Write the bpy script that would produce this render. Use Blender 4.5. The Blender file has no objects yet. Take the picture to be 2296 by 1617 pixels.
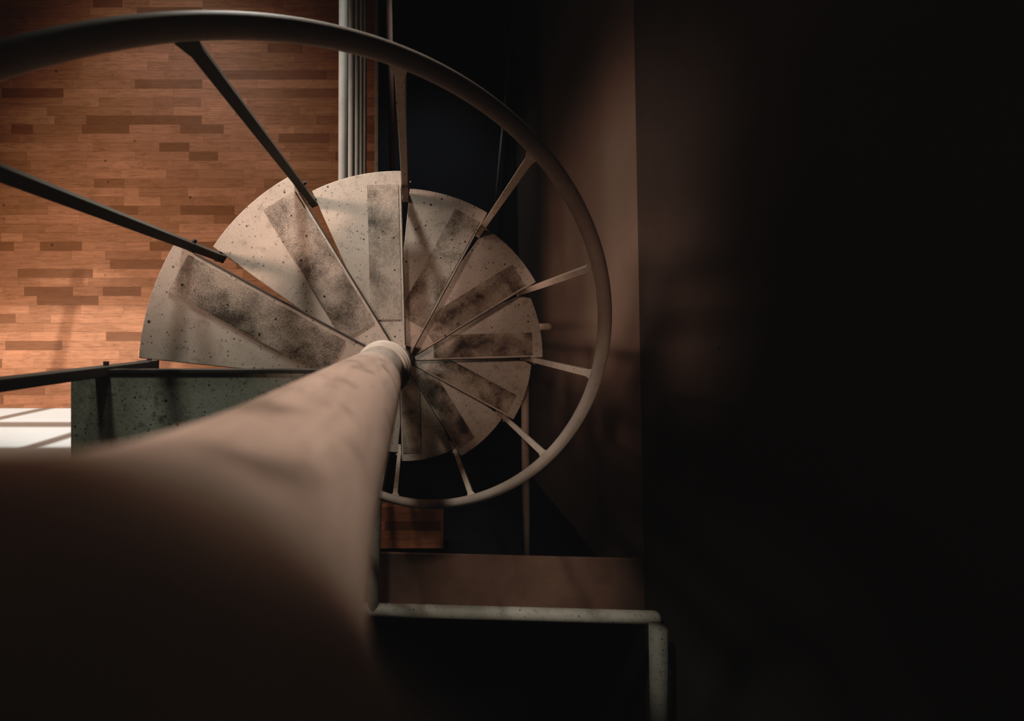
import bpy, bmesh, math, random
from mathutils import Vector, Matrix
random.seed(7)
S = bpy.context.scene
C = S.collection
PI = math.pi
# ------------------------------------------------------------------ dimensions (metres)
F = 987.0                       # focal length in pixels of a 2296 px wide frame
NX, NY = 922.4, 742.0           # the point straight below the camera
CAMZ = 3.44                     # lens height above the parquet floor
def W(px, py, d):               # where a line of sight reaches the depth d below the lens
    return Vector(((px-NX)/F*d, -(py-NY)/F*d, CAMZ-d))
RISE, R = 0.2, 0.72
TOPZ = CAMZ-1.042               # height of the landing plate
AX = Vector((-0.0512, -0.1225)) # stair axis
TH0 = math.radians(179.0)
BACK = math.radians(27.4)
RB = 0.681                      # handrail / baluster radius
RAILH = 0.7466
LOW = -2.4                      # storey below

# ------------------------------------------------------------------ mesh helpers
def obj(name, bm, m, parent=None, smooth=False, bevel=0):
    bmesh.ops.recalc_face_normals(bm, faces=bm.faces)
    me = bpy.data.meshes.new(name)
    bm.to_mesh(me); bm.free()
    o = bpy.data.objects.new(name, me); C.objects.link(o)
    me.materials.append(m)
    if smooth:
        for p in me.polygons: p.use_smooth = True
    if bevel:
        b = o.modifiers.new('bevel', 'BEVEL'); b.width = bevel; b.segments = 2; b.limit_method = 'ANGLE'
    if parent: o.parent = parent
    return o
def add_box(bm, lo, hi):
    v = [bm.verts.new((x, y, z)) for x in (lo[0], hi[0]) for y in (lo[1], hi[1]) for z in (lo[2], hi[2])]
    for f in ((0,1,3,2), (4,6,7,5), (0,4,5,1), (2,3,7,6), (0,2,6,4), (1,5,7,3)):
        bm.faces.new([v[i] for i in f])
def box(lo, hi):
    bm = bmesh.new(); add_box(bm, lo, hi); return bm
def add_prism(bm, pts, z0, z1):
    a = [bm.verts.new((p[0], p[1], z0)) for p in pts]; b = [bm.verts.new((p[0], p[1], z1)) for p in pts]
    bm.faces.new(a[::-1]); bm.faces.new(b)
    n = len(pts)
    for i in range(n): bm.faces.new((a[i], a[(i+1) % n], b[(i+1) % n], b[i]))
def add_tube(bm, pts, r, n=20, caps=True, round_end=False):
    pts = [Vector(p) for p in pts]
    rr = [r]*len(pts) if not hasattr(r, '__len__') else list(r)
    if round_end:                                   # domed ends
        d0 = (pts[0]-pts[1]).normalized(); d1 = (pts[-1]-pts[-2]).normalized()
        head = [(pts[0]+d0*rr[0]*math.sin(a), rr[0]*math.cos(a)) for a in (1.45, 1.1, .75, .4)]
        tail = [(pts[-1]+d1*rr[-1]*math.sin(a), rr[-1]*math.cos(a)) for a in (.4, .75, 1.1, 1.45)]
        pts = [h[0] for h in head]+pts+[t[0] for t in tail]
        rr = [h[1] for h in head]+rr+[t[1] for t in tail]
    rings = []; up = None
    for i, p in enumerate(pts):
        t = (pts[min(i+1, len(pts)-1)]-pts[max(i-1, 0)]).normalized()
        if up is None: up = Vector((0, 0, 1)) if abs(t.z) < .9 else Vector((1, 0, 0))
        s = t.cross(up).normalized(); up = s.cross(t).normalized()
        rings.append([bm.verts.new(p+(s*math.cos(a)+up*math.sin(a))*rr[i]) for a in [2*PI*k/n for k in range(n)]])
    for a, b in zip(rings, rings[1:]):
        for k in range(n): bm.faces.new((a[k], a[(k+1) % n], b[(k+1) % n], b[k]))
    if caps:
        bm.faces.new(rings[0][::-1]); bm.faces.new(rings[-1])
def tube(pts, r, n=20, **k):
    bm = bmesh.new(); add_tube(bm, pts, r, n, **k); return bm
def lathe(profile, n=48):           # profile: (radius, z, centre x, centre y)
    bm = bmesh.new(); rings = []
    for (r, z, cx, cy) in profile:
        rings.append([bm.verts.new((cx+r*math.cos(2*PI*k/n), cy+r*math.sin(2*PI*k/n), z)) for k in range(n)])
    for a, b in zip(rings, rings[1:]):
        for k in range(n): bm.faces.new((a[k], a[(k+1) % n], b[(k+1) % n], b[k]))
    bm.faces.new(rings[0][::-1]); bm.faces.new(rings[-1])
    return bm
def thing(name, label, cat, loc=(0, 0, 0), group=None):
    o = bpy.data.objects.new(name, None); C.objects.link(o); o.location = loc
    o.empty_display_size = .1
    o['label'] = label; o['category'] = cat
    if group: o['group'] = group
    return o
def tag(o, label, cat, group=None):
    o['label'] = label; o['category'] = cat
    if group: o['group'] = group
    return o
def struct(name, bm, m, **k):
    o = obj(name, bm, m, **k); o['kind'] = 'structure'; return o

# ------------------------------------------------------------------ materials
class NT:
    def __init__(s, name):
        s.m = bpy.data.materials.new(name); s.m.use_nodes = True
        s.t = s.m.node_tree; s.t.nodes.clear()
        s.out = s.n('ShaderNodeOutputMaterial'); s.b = s.n('ShaderNodeBsdfPrincipled')
        s.l(s.b.outputs[0], s.out.inputs[0])
    def n(s, k, **p):
        n = s.t.nodes.new(k)
        for a, v in p.items(): setattr(n, a, v)
        return n
    def l(s, a, b): s.t.links.new(a, b)
    def set(s, sock, v):
        if hasattr(v, 'links'): s.l(v, sock)
        else: sock.default_value = v
    def math(s, op, a, b=0.0, c=0.0):
        n = s.n('ShaderNodeMath', operation=op)
        for i, v in enumerate((a, b, c)): s.set(n.inputs[i], v)
        return n.outputs[0]
    def mix(s, f, a, b, mode='MIX'):
        n = s.n('ShaderNodeMix', data_type='RGBA', blend_type=mode)
        s.set(n.inputs[0], f)
        for i, v in ((6, a), (7, b)):
            s.set(n.inputs[i], v if hasattr(v, 'links') else (*v, 1))
        return n.outputs[2]
    def ramp(s, f, stops):
        n = s.n('ShaderNodeValToRGB'); s.l(f, n.inputs[0]); e = n.color_ramp.elements
        while len(e) < len(stops): e.new(.5)
        for el, (p, c) in zip(e, stops):
            el.position = p; el.color = (*c, 1) if hasattr(c, '__len__') else (c, c, c, 1)
        return n.outputs[0]
    def noise(s, vec, scale, detail=4, rough=.55, dist=0):
        n = s.n('ShaderNodeTexNoise'); s.l(vec, n.inputs['Vector'])
        n.inputs['Scale'].default_value = scale; n.inputs['Detail'].default_value = detail
        n.inputs['Roughness'].default_value = rough; n.inputs['Distortion'].default_value = dist
        return n.outputs[0]
    def coords(s, jitter=True):
        tc = s.n('ShaderNodeTexCoord').outputs['Object']
        if not jitter: return tc
        oi = s.n('ShaderNodeObjectInfo').outputs['Random']
        v = s.n('ShaderNodeVectorMath', operation='ADD'); s.l(tc, v.inputs[0])
        k = s.n('ShaderNodeVectorMath', operation='SCALE'); k.inputs[0].default_value = (13.1, 7.7, 5.3); s.l(oi, k.inputs['Scale'])
        s.l(k.outputs[0], v.inputs[1]); return v.outputs[0]
    def scaled(s, vec, sc):
        v = s.n('ShaderNodeVectorMath', operation='MULTIPLY'); s.l(vec, v.inputs[0]); v.inputs[1].default_value = sc
        return v.outputs[0]
    def bump(s, h, strength, dist=.002):
        n = s.n('ShaderNodeBump'); n.inputs['Strength'].default_value = strength; n.inputs['Distance'].default_value = dist
        s.l(h, n.inputs['Height']); s.l(n.outputs[0], s.b.inputs['Normal'])
    def fin(s, col, rough=.6, spec=.3, metal=0):
        s.set(s.b.inputs['Base Color'], col if hasattr(col, 'links') else (*col, 1))
        s.set(s.b.inputs['Roughness'], rough); s.b.inputs['Specular IOR Level'].default_value = spec
        s.b.inputs['Metallic'].default_value = metal
        return s.m
def specks(t, v, scale, size):
    vo = t.n('ShaderNodeTexVoronoi'); t.l(v, vo.inputs['Vector']); vo.inputs['Scale'].default_value = scale
    w = t.n('ShaderNodeTexWhiteNoise'); t.l(vo.outputs['Color'], w.inputs['Vector'])
    rr = t.math('MULTIPLY', t.math('POWER', w.outputs[0], 6.0), size)
    return t.math('LESS_THAN', vo.outputs['Distance'], rr)
def painted_steel(name, base, dirt=(.03, .028, .024), amount=.35, spk=True, rough=.55, jitter=True):
    t = NT(name); v = t.coords(jitter)
    big = t.noise(v, 5, 5, .6); fine = t.noise(v, 160, 3, .7); mid = t.noise(v, 28, 5, .65)
    col = t.mix(t.ramp(big, [(.35, 0), (.75, 1)]), base, tuple(c*.72 for c in base))
    col = t.mix(t.math('MULTIPLY', t.ramp(mid, [(.55, 0), (.75, 1)]), amount), col, dirt)
    col = t.mix(t.math('MULTIPLY', t.ramp(fine, [(.55, 0), (.8, 1)]), amount), col, dirt)
    if spk:
        col = t.mix(t.math('MULTIPLY', specks(t, v, 52, .27), .88), col, (.01, .009, .008))
        col = t.mix(t.math('MULTIPLY', specks(t, v, 130, .42), .65), col, (.015, .013, .01))
    t.bump(t.math('ADD', t.math('MULTIPLY', fine, .4), mid), .25)
    return t.fin(col, rough)
def grip_mat():
    t = NT('worn grip strip'); v = t.coords()
    big = t.noise(v, 9, 3, .5, .2); fine = t.noise(v, 240, 4, .8); mid = t.noise(v, 60, 4, .7)
    dirt = t.ramp(t.math('ADD', big, t.math('ADD', t.math('MULTIPLY', mid, .28), t.math('MULTIPLY', fine, .34))), [(.66, 0), (1.0, 1)])
    col = t.mix(t.ramp(fine, [(.38, 0), (.68, 1)]), (.47, .39, .32), (.25, .20, .162))
    col = t.mix(t.math('MULTIPLY', dirt, .92), col, (.028, .024, .02))
    col = t.mix(t.math('MULTIPLY', specks(t, v, 60, .25), .9), col, (.01, .009, .008))
    t.bump(fine, .5)
    return t.fin(col, .85, .15)
def parquet_mat():
    t = NT('parquet'); tc = t.n('ShaderNodeTexCoord').outputs['Object']
    sx = t.n('ShaderNodeSeparateXYZ'); t.l(tc, sx.inputs[0]); x, y = sx.outputs[0], sx.outputs[1]
    H = .0705
    yy = t.math('ADD', t.math('DIVIDE', y, H), 100.13); row = t.math('FLOOR', yy); fy = t.math('FRACT', yy)
    def rnd(a, b, c):
        cv = t.n('ShaderNodeCombineXYZ'); t.set(cv.inputs[0], a); t.set(cv.inputs[1], b); t.set(cv.inputs[2], c)
        w = t.n('ShaderNodeTexWhiteNoise'); t.l(cv.outputs[0], w.inputs['Vector']); return w.outputs[0]
    L = t.math('MULTIPLY_ADD', rnd(row, 3.0, 1.0), .5, .5)
    xx = t.math('ADD', t.math('DIVIDE', x, L), t.math('MULTIPLY', rnd(row, 9.0, 2.0), 50.0)); cell = t.math('FLOOR', xx); fx = t.math('FRACT', xx)
    # a second cut inside some cells so lengths vary
    cut = t.math('MULTIPLY_ADD', rnd(row, cell, 7.0), .5, .25)
    half = t.math('GREATER_THAN', fx, cut)
    r1 = rnd(row, t.math('ADD', cell, t.math('MULTIPLY', half, .37)), 4.0)
    shade = t.ramp(r1, [(0, 0.0), (.10, .12), (.18, .45), (.6, .68), (1, 1.0)])
    col = t.mix(shade, (.19, .08, .038), (.50, .237, .134))
    # grain along the strips, shifted per strip
    cv = t.n('ShaderNodeCombineXYZ'); t.l(t.math('MULTIPLY_ADD', r1, 31.0, t.math('MULTIPLY', x, 6.0)), cv.inputs[0])
    t.l(t.math('MULTIPLY', y, 75.0), cv.inputs[1]); t.l(t.math('MULTIPLY', r1, 17.0), cv.inputs[2])
    gr = t.noise(cv.outputs[0], 1.0, 6, .65, .8)
    col = t.mix(t.math('MULTIPLY', t.ramp(gr, [(.42, 0), (.72, 1)]), .6), col, (.12, .045, .018))
    cv2 = t.n('ShaderNodeCombineXYZ'); t.l(t.math('MULTIPLY_ADD', r1, 23.0, t.math('MULTIPLY', x, 9.0)), cv2.inputs[0]); t.l(t.math('MULTIPLY', y, 12.0), cv2.inputs[1])
    mott = t.noise(cv2.outputs[0], 1.0, 6, .68, .6)
    col = t.mix(t.math('MULTIPLY', t.ramp(mott, [(.5, 0), (.75, 1)]), .38), col, (.10, .04, .018))
    big = t.noise(tc, 1.6, 3, .5)
    col = t.mix(t.math('MULTIPLY', t.ramp(big, [(.4, 0), (.7, 1)]), .25), col, (.16, .06, .025))
    col = t.mix(t.math('MULTIPLY', specks(t, tc, 9, .12), .8), col, (.05, .02, .01))
    def near(f, w, unit):
        e = t.math('MINIMUM', f, t.math('SUBTRACT', 1.0, f)); return t.math('LESS_THAN', t.math('MULTIPLY', e, unit), w)
    line = t.math('MAXIMUM', near(fy, .0011, H), near(fx, .001, L))
    line = t.math('MAXIMUM', line, t.math('LESS_THAN', t.math('MULTIPLY', t.math('ABSOLUTE', t.math('SUBTRACT', fx, cut)), L), .001))
    col = t.mix(t.math('MULTIPLY', line, .5), col, (.06, .022, .01))
    return t.fin(col, t.math('MULTIPLY_ADD', gr, .2, .45), .25)
def plaster(name, a, b, scale=2.0, scratches=0.0, rough=.85):
    t = NT(name); v = t.n('ShaderNodeTexCoord').outputs['Object']
    n1 = t.noise(v, scale, 5, .6); n2 = t.noise(v, 90, 3, .7)
    col = t.mix(t.ramp(n1, [(.3, 0), (.7, 1)]), a, b)
    if scratches:
        sc = t.noise(t.scaled(v, (3, 5, 22)), 3.0, 6, .7, 1.2)
        col = t.mix(t.math('MULTIPLY', t.ramp(sc, [(.6, 0), (.68, 1), (.74, 0)]), scratches), col, tuple(c*.3 for c in a))
        col = t.mix(t.math('MULTIPLY', specks(t, v, 7, .10), .7), col, tuple(c*.25 for c in a))
    t.bump(n2, .2)
    return t.fin(col, rough, .15)
def column_mat():
    t = NT('painted column'); v = t.n('ShaderNodeTexCoord').outputs['Object']
    st = t.scaled(v, (1, 1, .16)); d = t.noise(st, 26, 5, .6, .4); b = t.noise(v, 19, 3, .5, .6); f = t.noise(v, 300, 2, .6)
    col = t.mix(t.ramp(d, [(.42, 0), (.72, 1)]), (.44, .358, .30), (.29, .232, .19))
    col = t.mix(t.math('MULTIPLY', t.ramp(b, [(.55, 0), (.70, 1)]), .75), col, (.12, .096, .076))
    t.bump(t.math('ADD', b, t.math('MULTIPLY', f, .1)), .35, .006)
    return t.fin(col, .6, .2)
M_TREAD = painted_steel('tread paint', (.47, .392, .325), amount=.45)
M_LAND = painted_steel('landing paint', (.33, .325, .27), amount=.9)
M_GRIP = grip_mat()
M_LIP = painted_steel('nosing edge', (.045, .038, .032), dirt=(.008, .007, .006), amount=.9, rough=.7)  # darkened for dirt and for the gap shade along the nosing
M_RAIL = painted_steel('handrail paint', (.32, .26, .215), amount=.2, spk=False)
M_BAL = painted_steel('baluster paint', (.50, .40, .325), amount=.25, spk=True)
M_COL = column_mat()
M_RING = painted_steel('collar paint', (.60, .51, .43), amount=.15, spk=False)
M_PARQ = parquet_mat()
M_WHITE = plaster('white wall', (.78, .80, .78), (.70, .73, .72))
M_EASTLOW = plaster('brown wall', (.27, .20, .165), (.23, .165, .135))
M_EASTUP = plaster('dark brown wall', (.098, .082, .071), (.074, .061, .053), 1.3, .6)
M_LEDGE = plaster('brown ledge', (.27, .17, .13), (.19, .12, .09), 5)
M_DARK = plaster('dark floor and wall shade', (.020, .021, .026), (.016, .017, .020))
M_BAR = painted_steel('guard rail paint', (.52, .50, .45), amount=.1, spk=False)
M_TRIM = painted_steel('edge trim', (.34, .28, .23), amount=.3, spk=False)
M_OLD = painted_steel('chipped pipe paint', (.50, .46, .39), amount=.3, spk=True)
M_RED = painted_steel('reddish pipe', (.42, .25, .19), amount=.2, spk=False)
M_CABLE = painted_steel('cable', (.40, .35, .28), amount=.2, spk=False)
M_EAST = painted_steel('brown rail paint', (.46, .35, .28), amount=.3, spk=False)
M_GREY = painted_steel('dull grey pipe paint', (.30, .295, .255), amount=.3, spk=True)
M_BAL_SHADE = painted_steel('shaded baluster paint', (.075, .066, .057), amount=.3, spk=False)  # baluster paint darkened to stand for shade on the nearest uprights
M_BOLT = painted_steel('bolt', (.30, .26, .22), amount=.4, spk=False)

# ------------------------------------------------------------------ setting
HX = -0.275                                  # left edge of the stairwell opening
HY0 = -1.375                                 # its near edge
bm = bmesh.new()
add_prism(bm, [(-5.5, -.603), (HX, -.603), (HX, 5.0), (-5.5, 5.0)], -.12, 0)
add_prism(bm, [(-.80, -1.7), (.25, -1.7), (.25, HY0), (HX, HY0), (HX, -.603), (-.80, -.603)], -.12, 0)
struct('floor', bm, M_PARQ)
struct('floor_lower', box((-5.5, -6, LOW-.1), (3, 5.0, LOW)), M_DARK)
struct('wall_south', box((-5.5, -.75, 0), (-.80, -.603, 4.4)), M_WHITE)
X0 = 1.438; JZ = CAMZ-2.765
def wall_x(y): return 1.4376-.0182*y            # the wall stands a degree off square
def wall_strip(y0, y1, z0, z1, dx=0):
    bm = bmesh.new()
    add_prism(bm, [(wall_x(y0)+dx, y0), (wall_x(y0)+.2, y0), (wall_x(y1)+.2, y1), (wall_x(y1)+dx, y1)], z0, z1); return bm
def wall_poly(z0, z1, x0, x1, name, m):
    struct(name, wall_strip(-6, 5.0, z0, z1, x0-X0), m)
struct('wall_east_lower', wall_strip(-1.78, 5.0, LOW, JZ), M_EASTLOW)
struct('shade_panel_south', box((-5.5, -1.80, LOW), (X0+.2, -1.78, JZ-.08)), M_DARK)  # added near-black panel standing in for the darkness below the ledge
struct('wall_east_shade', wall_strip(-6, -1.80, LOW, JZ), M_DARK)  # brown wall carried on in near-black, shade put into its colour
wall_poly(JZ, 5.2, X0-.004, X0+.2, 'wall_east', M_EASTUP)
struct('trim_1', box((HX-.012, -.603, -.10), (HX+.016, 5.0, .006)), M_TRIM, bevel=.003)
bm = bmesh.new()                              # raised ledge across the far side of the opening
a, b = W(851, 1238, 2.765), W(1446, 1256, 2.765)
add_prism(bm, [(a.x-.35, a.y), (wall_x(b.y)-.002, b.y), (wall_x(-1.79)-.002, -1.79), (a.x-.35, -1.76)], JZ-.022, JZ)
struct('trim_2', bm, M_LEDGE)
# window high in the north wall, out of frame: the sun comes in through it
wx, wz, wy = -1.62, 4.28, 4.9
bm = bmesh.new()
add_box(bm, (-5.5, wy, LOW), (wx-.9, wy+.15, 5.2)); add_box(bm, (wx+.9, wy, LOW), (X0+.2, wy+.15, 5.2))
add_box(bm, (wx-.9, wy, LOW), (wx+.9, wy+.15, wz-.7)); add_box(bm, (wx-.9, wy, wz+.7), (wx+.9, wy+.15, 5.2))
struct('wall_north', bm, M_WHITE)
bm = bmesh.new()
for k in range(5): add_box(bm, (wx-.9+k*.45-.022, wy+.03, wz-.7), (wx-.9+k*.45+.022, wy+.09, wz+.7))
for k in range(5): add_box(bm, (wx-.9, wy+.04, wz-.7+k*.35-.025), (wx+.9, wy+.08, wz-.7+k*.35+.025))
struct('window_1', bm, M_BAR)

# ------------------------------------------------------------------ spiral staircase
stair = thing('spiral_staircase', 'painted steel spiral staircase winding down around a thick round column', 'staircase', (AX.x, AX.y, 0))
def put(o, parent=stair):                     # meshes built in world coordinates
    o.parent = parent
    o.matrix_parent_inverse = Matrix.Translation(-Vector((AX.x, AX.y, 0)))
    return o
OFF_N, OFF_B = .032, .030
def tread_outline():
    # local frame: axis at the origin, outer nosing corner at angle 0, tread spreads to +BACK (anticlockwise)
    pn = Vector((R, 0))
    psi = math.asin(OFF_N/R)                                  # nosing line runs OFF_N clockwise of the axis
    dn = Vector((math.cos(psi), math.sin(psi)))
    pb = Vector((R*math.cos(BACK), R*math.sin(BACK)))
    chi = BACK-math.asin(OFF_B/R)
    db = Vector((math.cos(chi), math.sin(chi)))
    n_in = pn-dn*(R*math.cos(psi)-.012); b_in = pb-db*(R-.02)
    arc = [(R*math.cos(BACK*k/14), R*math.sin(BACK*k/14)) for k in range(15)]
    return [tuple(n_in)]+arc+[tuple(b_in)], pn, dn
outline, pn, dn = tread_outline()
side = Vector((-dn.y, dn.x))                                  # from the nosing into the tread
def quad(bm, u0, u1, v0, v1, z0, z1):                         # u along the nosing from the axis, v into the tread
    base = pn-dn*(R*math.cos(math.asin(OFF_N/R)))
    pts = [base+dn*u+side*v for u, v in ((u0, v0), (u1, v0), (u1, v1), (u0, v1))]
    add_prism(bm, [tuple(p) for p in pts], z0, z1)
def strip_poly():
    base = pn-dn*(R*math.cos(math.asin(OFF_N/R)))
    pts = []
    chi = BACK-math.asin(OFF_B/R)
    for u, v in ((.165, .012), (.668, .012), (.668, .128), (.30, .128)):
        pts.append(base+dn*u+side*v)
    # inner end is cut by the back edge of the wedge: follow it
    pb = Vector((R*math.cos(BACK), R*math.sin(BACK))); db = Vector((math.cos(chi), math.sin(chi)))
    nb = Vector((db.y, -db.x))
    out = []
    for u, v in ((.165, .012), (.668, .012), (.668, .128), (.165, .128)):
        p = base+dn*u+side*v
        gap = (p-pb).dot(nb)-.004
        if gap < 0: p = p+nb*(-gap)
        out.append(tuple(p))
    return out
def make_tread():
    bm = bmesh.new(); add_prism(bm, outline, -.028, 0)
    t = obj('tread', bm, M_TREAD, bevel=.0025)
    bm = bmesh.new(); add_prism(bm, strip_poly(), .0002, .0036)
    g = obj('grip_strip', bm, M_GRIP, t)
    bm = bmesh.new(); quad(bm, .07, .655, -.0012, .0034, -.03, .0012)
    l = obj('nosing_lip', bm, M_LIP, t, bevel=.001)
    return t, (g, l)
proto, kids = make_tread()
for j in range(1, 12):
    if j == 1:
        t = proto
    else:
        t = proto.copy(); C.objects.link(t)
        for k in kids:
            c = k.copy(); C.objects.link(c); c.parent = t
    t.parent = stair
    t.location = (0, 0, TOPZ-RISE*j)
    t.rotation_euler = (0, 0, TH0-j*PI/6)
# landing plate (rectangular, with a drilled hole)
bm = bmesh.new()
lx0, lx1, ly0, ly1 = -.806, -.105, -.600, -.0925
outer = [bm.verts.new((x, y, TOPZ)) for x, y in ((lx0, ly0), (lx1-.06, ly0), (lx1, -.12), (lx1, ly1-.006), (lx0, ly1))]
h = W(303, 892, 1.042)
inner = [bm.verts.new((h.x+.0034*math.cos(2*PI*k/12), h.y+.0034*math.sin(2*PI*k/12), TOPZ)) for k in range(12)]
ed = [bm.edges.new((outer[i], outer[(i+1) % 5])) for i in range(5)]+[bm.edges.new((inner[i], inner[(i+1) % 12])) for i in range(12)]
bmesh.ops.triangle_fill(bm, use_beauty=True, use_dissolve=False, edges=ed)
g = bmesh.ops.extrude_face_region(bm, geom=list(bm.faces))
bmesh.ops.translate(bm, verts=[e for e in g['geom'] if isinstance(e, bmesh.types.BMVert)], vec=(0, 0, -.008))
land = put(obj('landing_plate', bm, M_LAND)); land['label'] = 'dark grey landing plate with a small drilled hole'
bm = bmesh.new(); add_box(bm, (lx0+.02, ly1-.008, TOPZ-.03), (-.16, ly1+.001, TOPZ+.003))
o = obj('nosing_lip', bm, M_LIP, land, bevel=.001)
o.parent = land

# column: thick pipe that swells towards its head beside the lens
top = Vector((-.0820, -.1033))
prof = []
for k in range(30):
    d = .02+.31*k/29
    t1 = max(0, 1-d/.278)**2; t2 = max(0, 1-d/.171)**2
    prof.append((.0619+.0237*t1, CAMZ-d, top.x+.0434*t2, top.y+.0252*t2))
prof.insert(0, (prof[0][0], CAMZ+.6, prof[0][2], prof[0][3]))
for d in (.5, .8, 1.13): prof.append((.0625, CAMZ-d, top.x, top.y))
for d in (1.45, 1.8, 2.2):
    k = (d-1.13)/(2.2-1.13); p = top.lerp(AX, k); prof.append((.0634, CAMZ-d, p.x, p.y))
prof.append((.0634, LOW, AX.x, AX.y))
put(obj('column', lathe(prof[::-1], 72), M_COL, smooth=True))
for i, (d, rr) in enumerate(((1.150, .0700), (1.192, .0745), (1.234, .0790))):
    k = max(0, (d-1.13)/(2.2-1.13)); p = top.lerp(AX, k)
    pr = [(.056, CAMZ-d-.012, p.x, p.y)]
    for q in range(9):
        a = -PI/2+PI*q/8
        pr.append((rr-.007+.007*math.cos(a), CAMZ-d-.003+.0085*math.sin(a), p.x, p.y))
    pr.append((.056, CAMZ-d+.0056, p.x, p.y))
    put(obj('collar', lathe(pr, 56), M_RING, smooth=True))
p = top.lerp(AX, .06)
put(obj('hub_sleeve', lathe([(.0632, TOPZ-.46, p.x, p.y), (.0632, CAMZ-1.19, p.x, p.y)], 48), M_RING, smooth=True))

# handrail and balusters
def rail_pt(j):
    a = TH0-j*PI/6-math.radians(1.3)
    return Vector((AX.x+RB*math.cos(a), AX.y+RB*math.sin(a), TOPZ-RISE*j+RAILH))
n = 240; j0, j1 = -.25, 11.4
put(obj('handrail', tube([rail_pt(j0+(j1-j0)*k/n) for k in range(n+1)], .0205, 20, round_end=True), M_RAIL, smooth=True))
def baluster_bm(z0, z1, w=.0112):
    bm = bmesh.new()
    pts = [(-w*1.5, -w*1.05), (w*1.5, -w*1.05), (w*1.5, w*1.05), (-w*1.5, w*1.05)]
    add_prism(bm, pts, z0, z1)
    return bm
bal = None; uprights = []
for j in range(0, 12):
    a = TH0-j*PI/6-math.radians(1.3)
    if bal is None:
        bal = obj('baluster', baluster_bm(-RISE*1.02, RAILH-.008), M_BAL, bevel=.002)
        bolt = obj('bolt', tube([(.0, -.022, -.012), (0, .02, -.012)], .006, 10), M_BOLT, bal)
        bolt2 = obj('bolt', tube([(.0, -.018, -RISE*.93), (0, .018, -RISE*.93)], .006, 10), M_BOLT, bal)
        foot = obj('foot_plate', box((-.0182, -.0128, -RISE*1.02), (.0182, .0128, -RISE*.80)), M_BAL, bal, bevel=.001)
        b = bal; wm = bmesh.new()
        lo = [wm.verts.new((x, y, RAILH-.042)) for x, y in ((-.0170, -.0120), (.0170, -.0120), (.0170, .0120), (-.0170, .0120))]
        hi = [wm.verts.new((x*1.0, y*1.6, RAILH-.006)) for x, y in ((-.0170, -.0120), (.0170, -.0120), (.0170, .0120), (-.0170, .0120))]
        wm.faces.new(lo[::-1]); wm.faces.new(hi)
        for q in range(4): wm.faces.new((lo[q], lo[(q+1) % 4], hi[(q+1) % 4], hi[q]))
        weld = obj('weld', wm, M_BAL, bal)
        bk = (bolt, bolt2, foot, weld)
    else:
        b = bal.copy(); C.objects.link(b)
        for k in bk:
            c = k.copy(); C.objects.link(c); c.parent = b
    b.parent = stair
    b.location = (RB*math.cos(a), RB*math.sin(a), TOPZ-RISE*j+(.004 if j == 11 else 0))
    b.rotation_euler = (0, 0, a)
    uprights.append(b)
for b in uprights[:3]:                         # the three nearest uprights: their shade is put into a near-black colour
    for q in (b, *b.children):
        q.material_slots[0].link = 'OBJECT'; q.material_slots[0].material = M_BAL_SHADE
    b['label'] = 'square baluster coloured near-black to show shade'

# ------------------------------------------------------------------ five-bar guard rail along the opening
g = thing('guard_rail', 'pale five-bar guard rail along the edge of the wooden floor', 'railing', (-.36, 2.0, 0))
def rel(o, root):
    o.parent = root; o.matrix_parent_inverse = Matrix.Translation(-root.location); return o
for k, (d, pxt, w) in enumerate(((2.33, 774, .0255), (2.57, 791.5, .0215), (2.82, 803, .0195), (3.06, 812.5, .0175), (3.28, 820, .0165))):
    x = (pxt-NX)/F*d
    rel(obj('bar', tube([(x, 4.6, CAMZ-d), (x-.012, .52, CAMZ-d)], w, 18, round_end=True), M_BAR, smooth=True), g)
for y in (.58, 4.5):
    rel(obj('post', tube([(-.352, y, 0), (-.352, y, CAMZ-2.36)], .019, 16), M_BAR, smooth=True), g)

# ------------------------------------------------------------------ guard rail on the far right of the opening
g2 = thing('guard_rail', 'brown tubular guard rail with rounded post in the dark stairwell right of the stairs', 'railing', (.78, .02, LOW))
pt = W(1230, 733, 2.44)
rel(obj('post', tube([(pt.x, pt.y, LOW), (pt.x, pt.y, CAMZ-2.44)], .021, 18, round_end=True), M_EAST, smooth=True), g2)
d = 2.96
p0, p1 = W(1181, 742, d), W(1180, 1300, d)
rel(obj('bar', tube([(pt.x, pt.y, CAMZ-d), (p1.x, -1.62, CAMZ-d)], .026, 18), M_EAST, smooth=True), g2)
rel(obj('post', tube([(p1.x, -1.60, CAMZ-d), (p1.x, -1.60, JZ-.022)], .021, 18), M_EAST, smooth=True), g2)

# ------------------------------------------------------------------ pipes
d = 2.54
g3 = thing('pipe_rail', 'pale chipped pipe rail running around the brown ledge at the bottom', 'railing', tuple(W(835, 1365, 3.44)))
a, b = W(812, 1367, d), W(1468, 1385, d)
rel(obj('bar', tube([a, b], .0355, 24, round_end=True), M_OLD, smooth=True), g3)
a2 = W(843, 1118, d); c2 = W(836, 1364, d)
rel(obj('bar', tube([a2, c2], .034, 24, round_end=True), M_OLD, smooth=True), g3)
rel(obj('post', tube([(a2.x, a2.y, 0), (a2.x, a2.y, CAMZ-d)], .024, 16), M_OLD, smooth=True), g3)
d = 2.40
a, b = W(1475, 1406, d), W(1480, 1800, d)
o = tag(obj('wall_pipe', tube([a, b], .0455, 24), M_GREY, smooth=True), 'thick grey pipe with rough edge running along the dark wall at the bottom right', 'pipe')
bm = bmesh.new()                                # flaking render along its wall side
pts = []
for k in range(30):
    y = a.y-.02-(k/29)*.95
    pts.append((a.x+.052+random.random()*.012+(.012 if 5 < k < 12 else 0), y))
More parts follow.
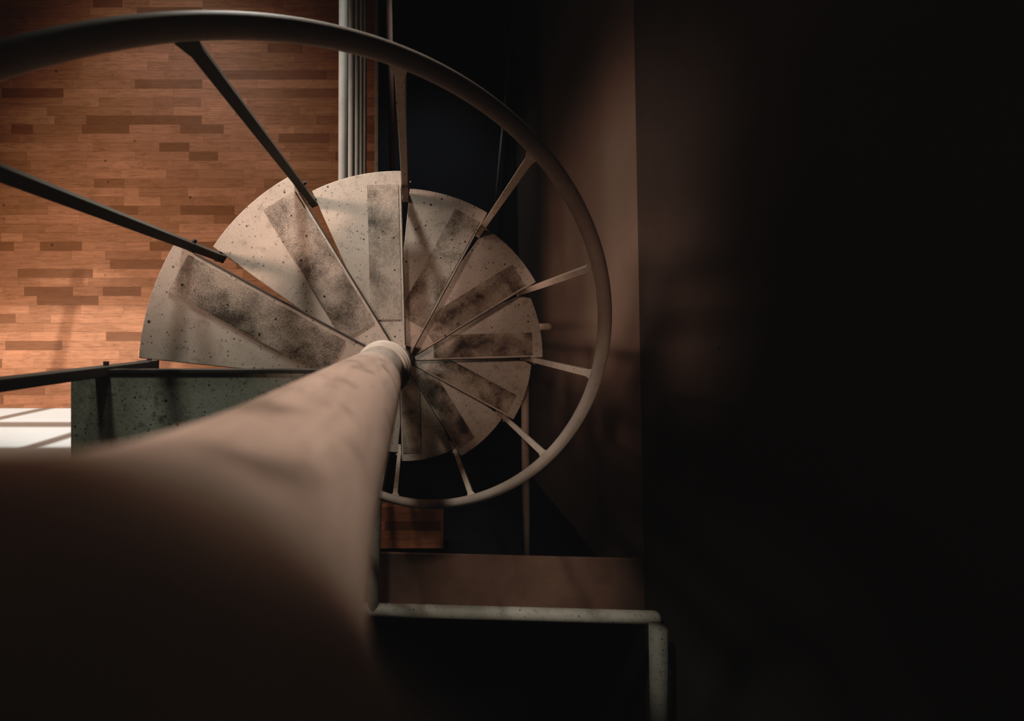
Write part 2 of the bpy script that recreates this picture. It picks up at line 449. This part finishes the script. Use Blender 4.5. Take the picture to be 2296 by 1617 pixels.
add_prism(bm, [(a.x+.03, a.y-.02)]+pts+[(a.x+.03, pts[-1][1])], CAMZ-d-.02, CAMZ-d+.006)
obj('rough_edge', bm, M_GREY, o)
bm = bmesh.new()
dl = 4.35
a, b = W(871, -60, dl), W(881, 460, dl)
tag(obj('floor_pipe', tube([a, b], .030, 18), M_RED, smooth=True), 'reddish brown pipe in the dark stairwell behind the top of the fan', 'pipe')
dl = 5.6
a, b = W(1158, -40, dl), W(1106, 500, dl)
tag(obj('cable', tube([a, b], .015, 10), M_CABLE, smooth=True), 'thin slanted cable crossing the black stairwell beside the brown wall', 'cable')

# ------------------------------------------------------------------ light
def look(o, target):
    o.rotation_euler = (Vector(target)-o.location).to_track_quat('-Z', 'Y').to_euler()
def spot(name, loc, target, power, col, angle, blend=1.0, radius=.1):
    l = bpy.data.lights.new(name, 'SPOT'); l.energy = power; l.color = col; l.spot_size = math.radians(angle)
    l.spot_blend = blend; l.shadow_soft_size = radius
    o = bpy.data.objects.new(name, l); C.objects.link(o); o.location = loc; look(o, target); return o
def area(name, loc, target, power, col, sx, sy):
    l = bpy.data.lights.new(name, 'AREA'); l.shape = 'RECTANGLE'; l.size = sx; l.size_y = sy; l.energy = power; l.color = col
    o = bpy.data.objects.new(name, l); C.objects.link(o); o.location = loc; look(o, target); return o
spot('window_light', (-.45, 1.6, 2.50), (-.22, -.35, 1.95),   124, (1.0, .945, .86), 64, .8, .10)
spot('column_fill', (.17, 1.9, 3.0), (-.08, -.1, 2.97), 150, (1.0, .79, .68), 24, .55, .05)  # added fill aimed at the column alone
spot('landing_fill', (-.85, 1.7, 2.86), (-.50, -.30, 2.4), 90, (.95, 1.0, .88), 24, 1.0, .10)  # added fill to brighten the landing plate
spot('overhead_fill', (-.25, .3, 4.3), (.42, -.28, 1.0),  85, (1.0, .71, .59), 32, 1.0, .06)  # added fill for lower treads and right-hand balusters, no fixture hangs here
spot('west_fill', (-1.9, .6, 3.0), (.55, .15, 1.3),    300, (1.0, .70, .57), 22, 1.0, .28)  # added warm fill for the inner faces of the right-hand balusters
spot('rail_fill', (-.5, 3.3, 2.3), (-.36, .75, .9),  150, (.97, 1.0, .95), 30, 1.0, .2)  # added fill to brighten the five-bar rail
spot('warm_bounce', (-2.6, 1.1, 2.6), (1.42, .75, .25), 270, (1.0, .77, .66), 34, 1.0, .35)
spot('ledge_fill', (.85, 1.0, 3.75), (.65, -1.66, .85), 125, (1.0, .93, .82), 25, 1.0, .08)  # added fill to brighten the pipe across the ledge
spot('sun', (-.3, 11, 9), (-2.65, -.6, .5), 9000, (1.0, .97, .92), 9, .3, .03)
spot('floor_glow', (-3.9, -.2, 2.6), (-2.3, -.25, 0), 330, (1.0, .72, .52), 78, 1.0, .4)
spot('skylight_fill', (-2.4, 3.6, 2.2), (-1.7, .9, 0), 210, (1.0, .84, .74), 66, 1.0, .4)
spot('cellar_fill', (.35, 3.9, -.6), (.20, 1.3, LOW), 90, (.90, .94, 1.0), 70, 1.0, .2)  # added bluish fill lifting the stairwell out of black

w = bpy.data.worlds.new('world'); S.world = w; w.use_nodes = True
w.node_tree.nodes['Background'].inputs[0].default_value = (.9, .95, 1, 1)
w.node_tree.nodes['Background'].inputs[1].default_value = .008

# ------------------------------------------------------------------ camera
cam = bpy.data.cameras.new('camera'); co = bpy.data.objects.new('camera', cam); C.objects.link(co)
co.location = (0, 0, CAMZ)
cam.sensor_width = 36; cam.sensor_fit = 'HORIZONTAL'; cam.lens = F/2296*36
cam.shift_x = (1148-NX)/2296; cam.shift_y = (NY-808.5)/2296
cam.clip_start = .01
cam.dof.use_dof = True; cam.dof.focus_distance = 1.8; cam.dof.aperture_fstop = 15.5/5.5
S.camera = co
S.view_settings.view_transform = 'Standard'
S.view_settings.look = 'None'
vs = S.view_settings
vs.use_curve_mapping = True
cm = vs.curve_mapping
cm.curves[3].points[0].location = (0.0, 0.0022)       # the photograph's slightly lifted blacks
for px, py in ((.012, .0085), (.05, .046)):
    cm.curves[3].points.new(px, py)
cm.update()
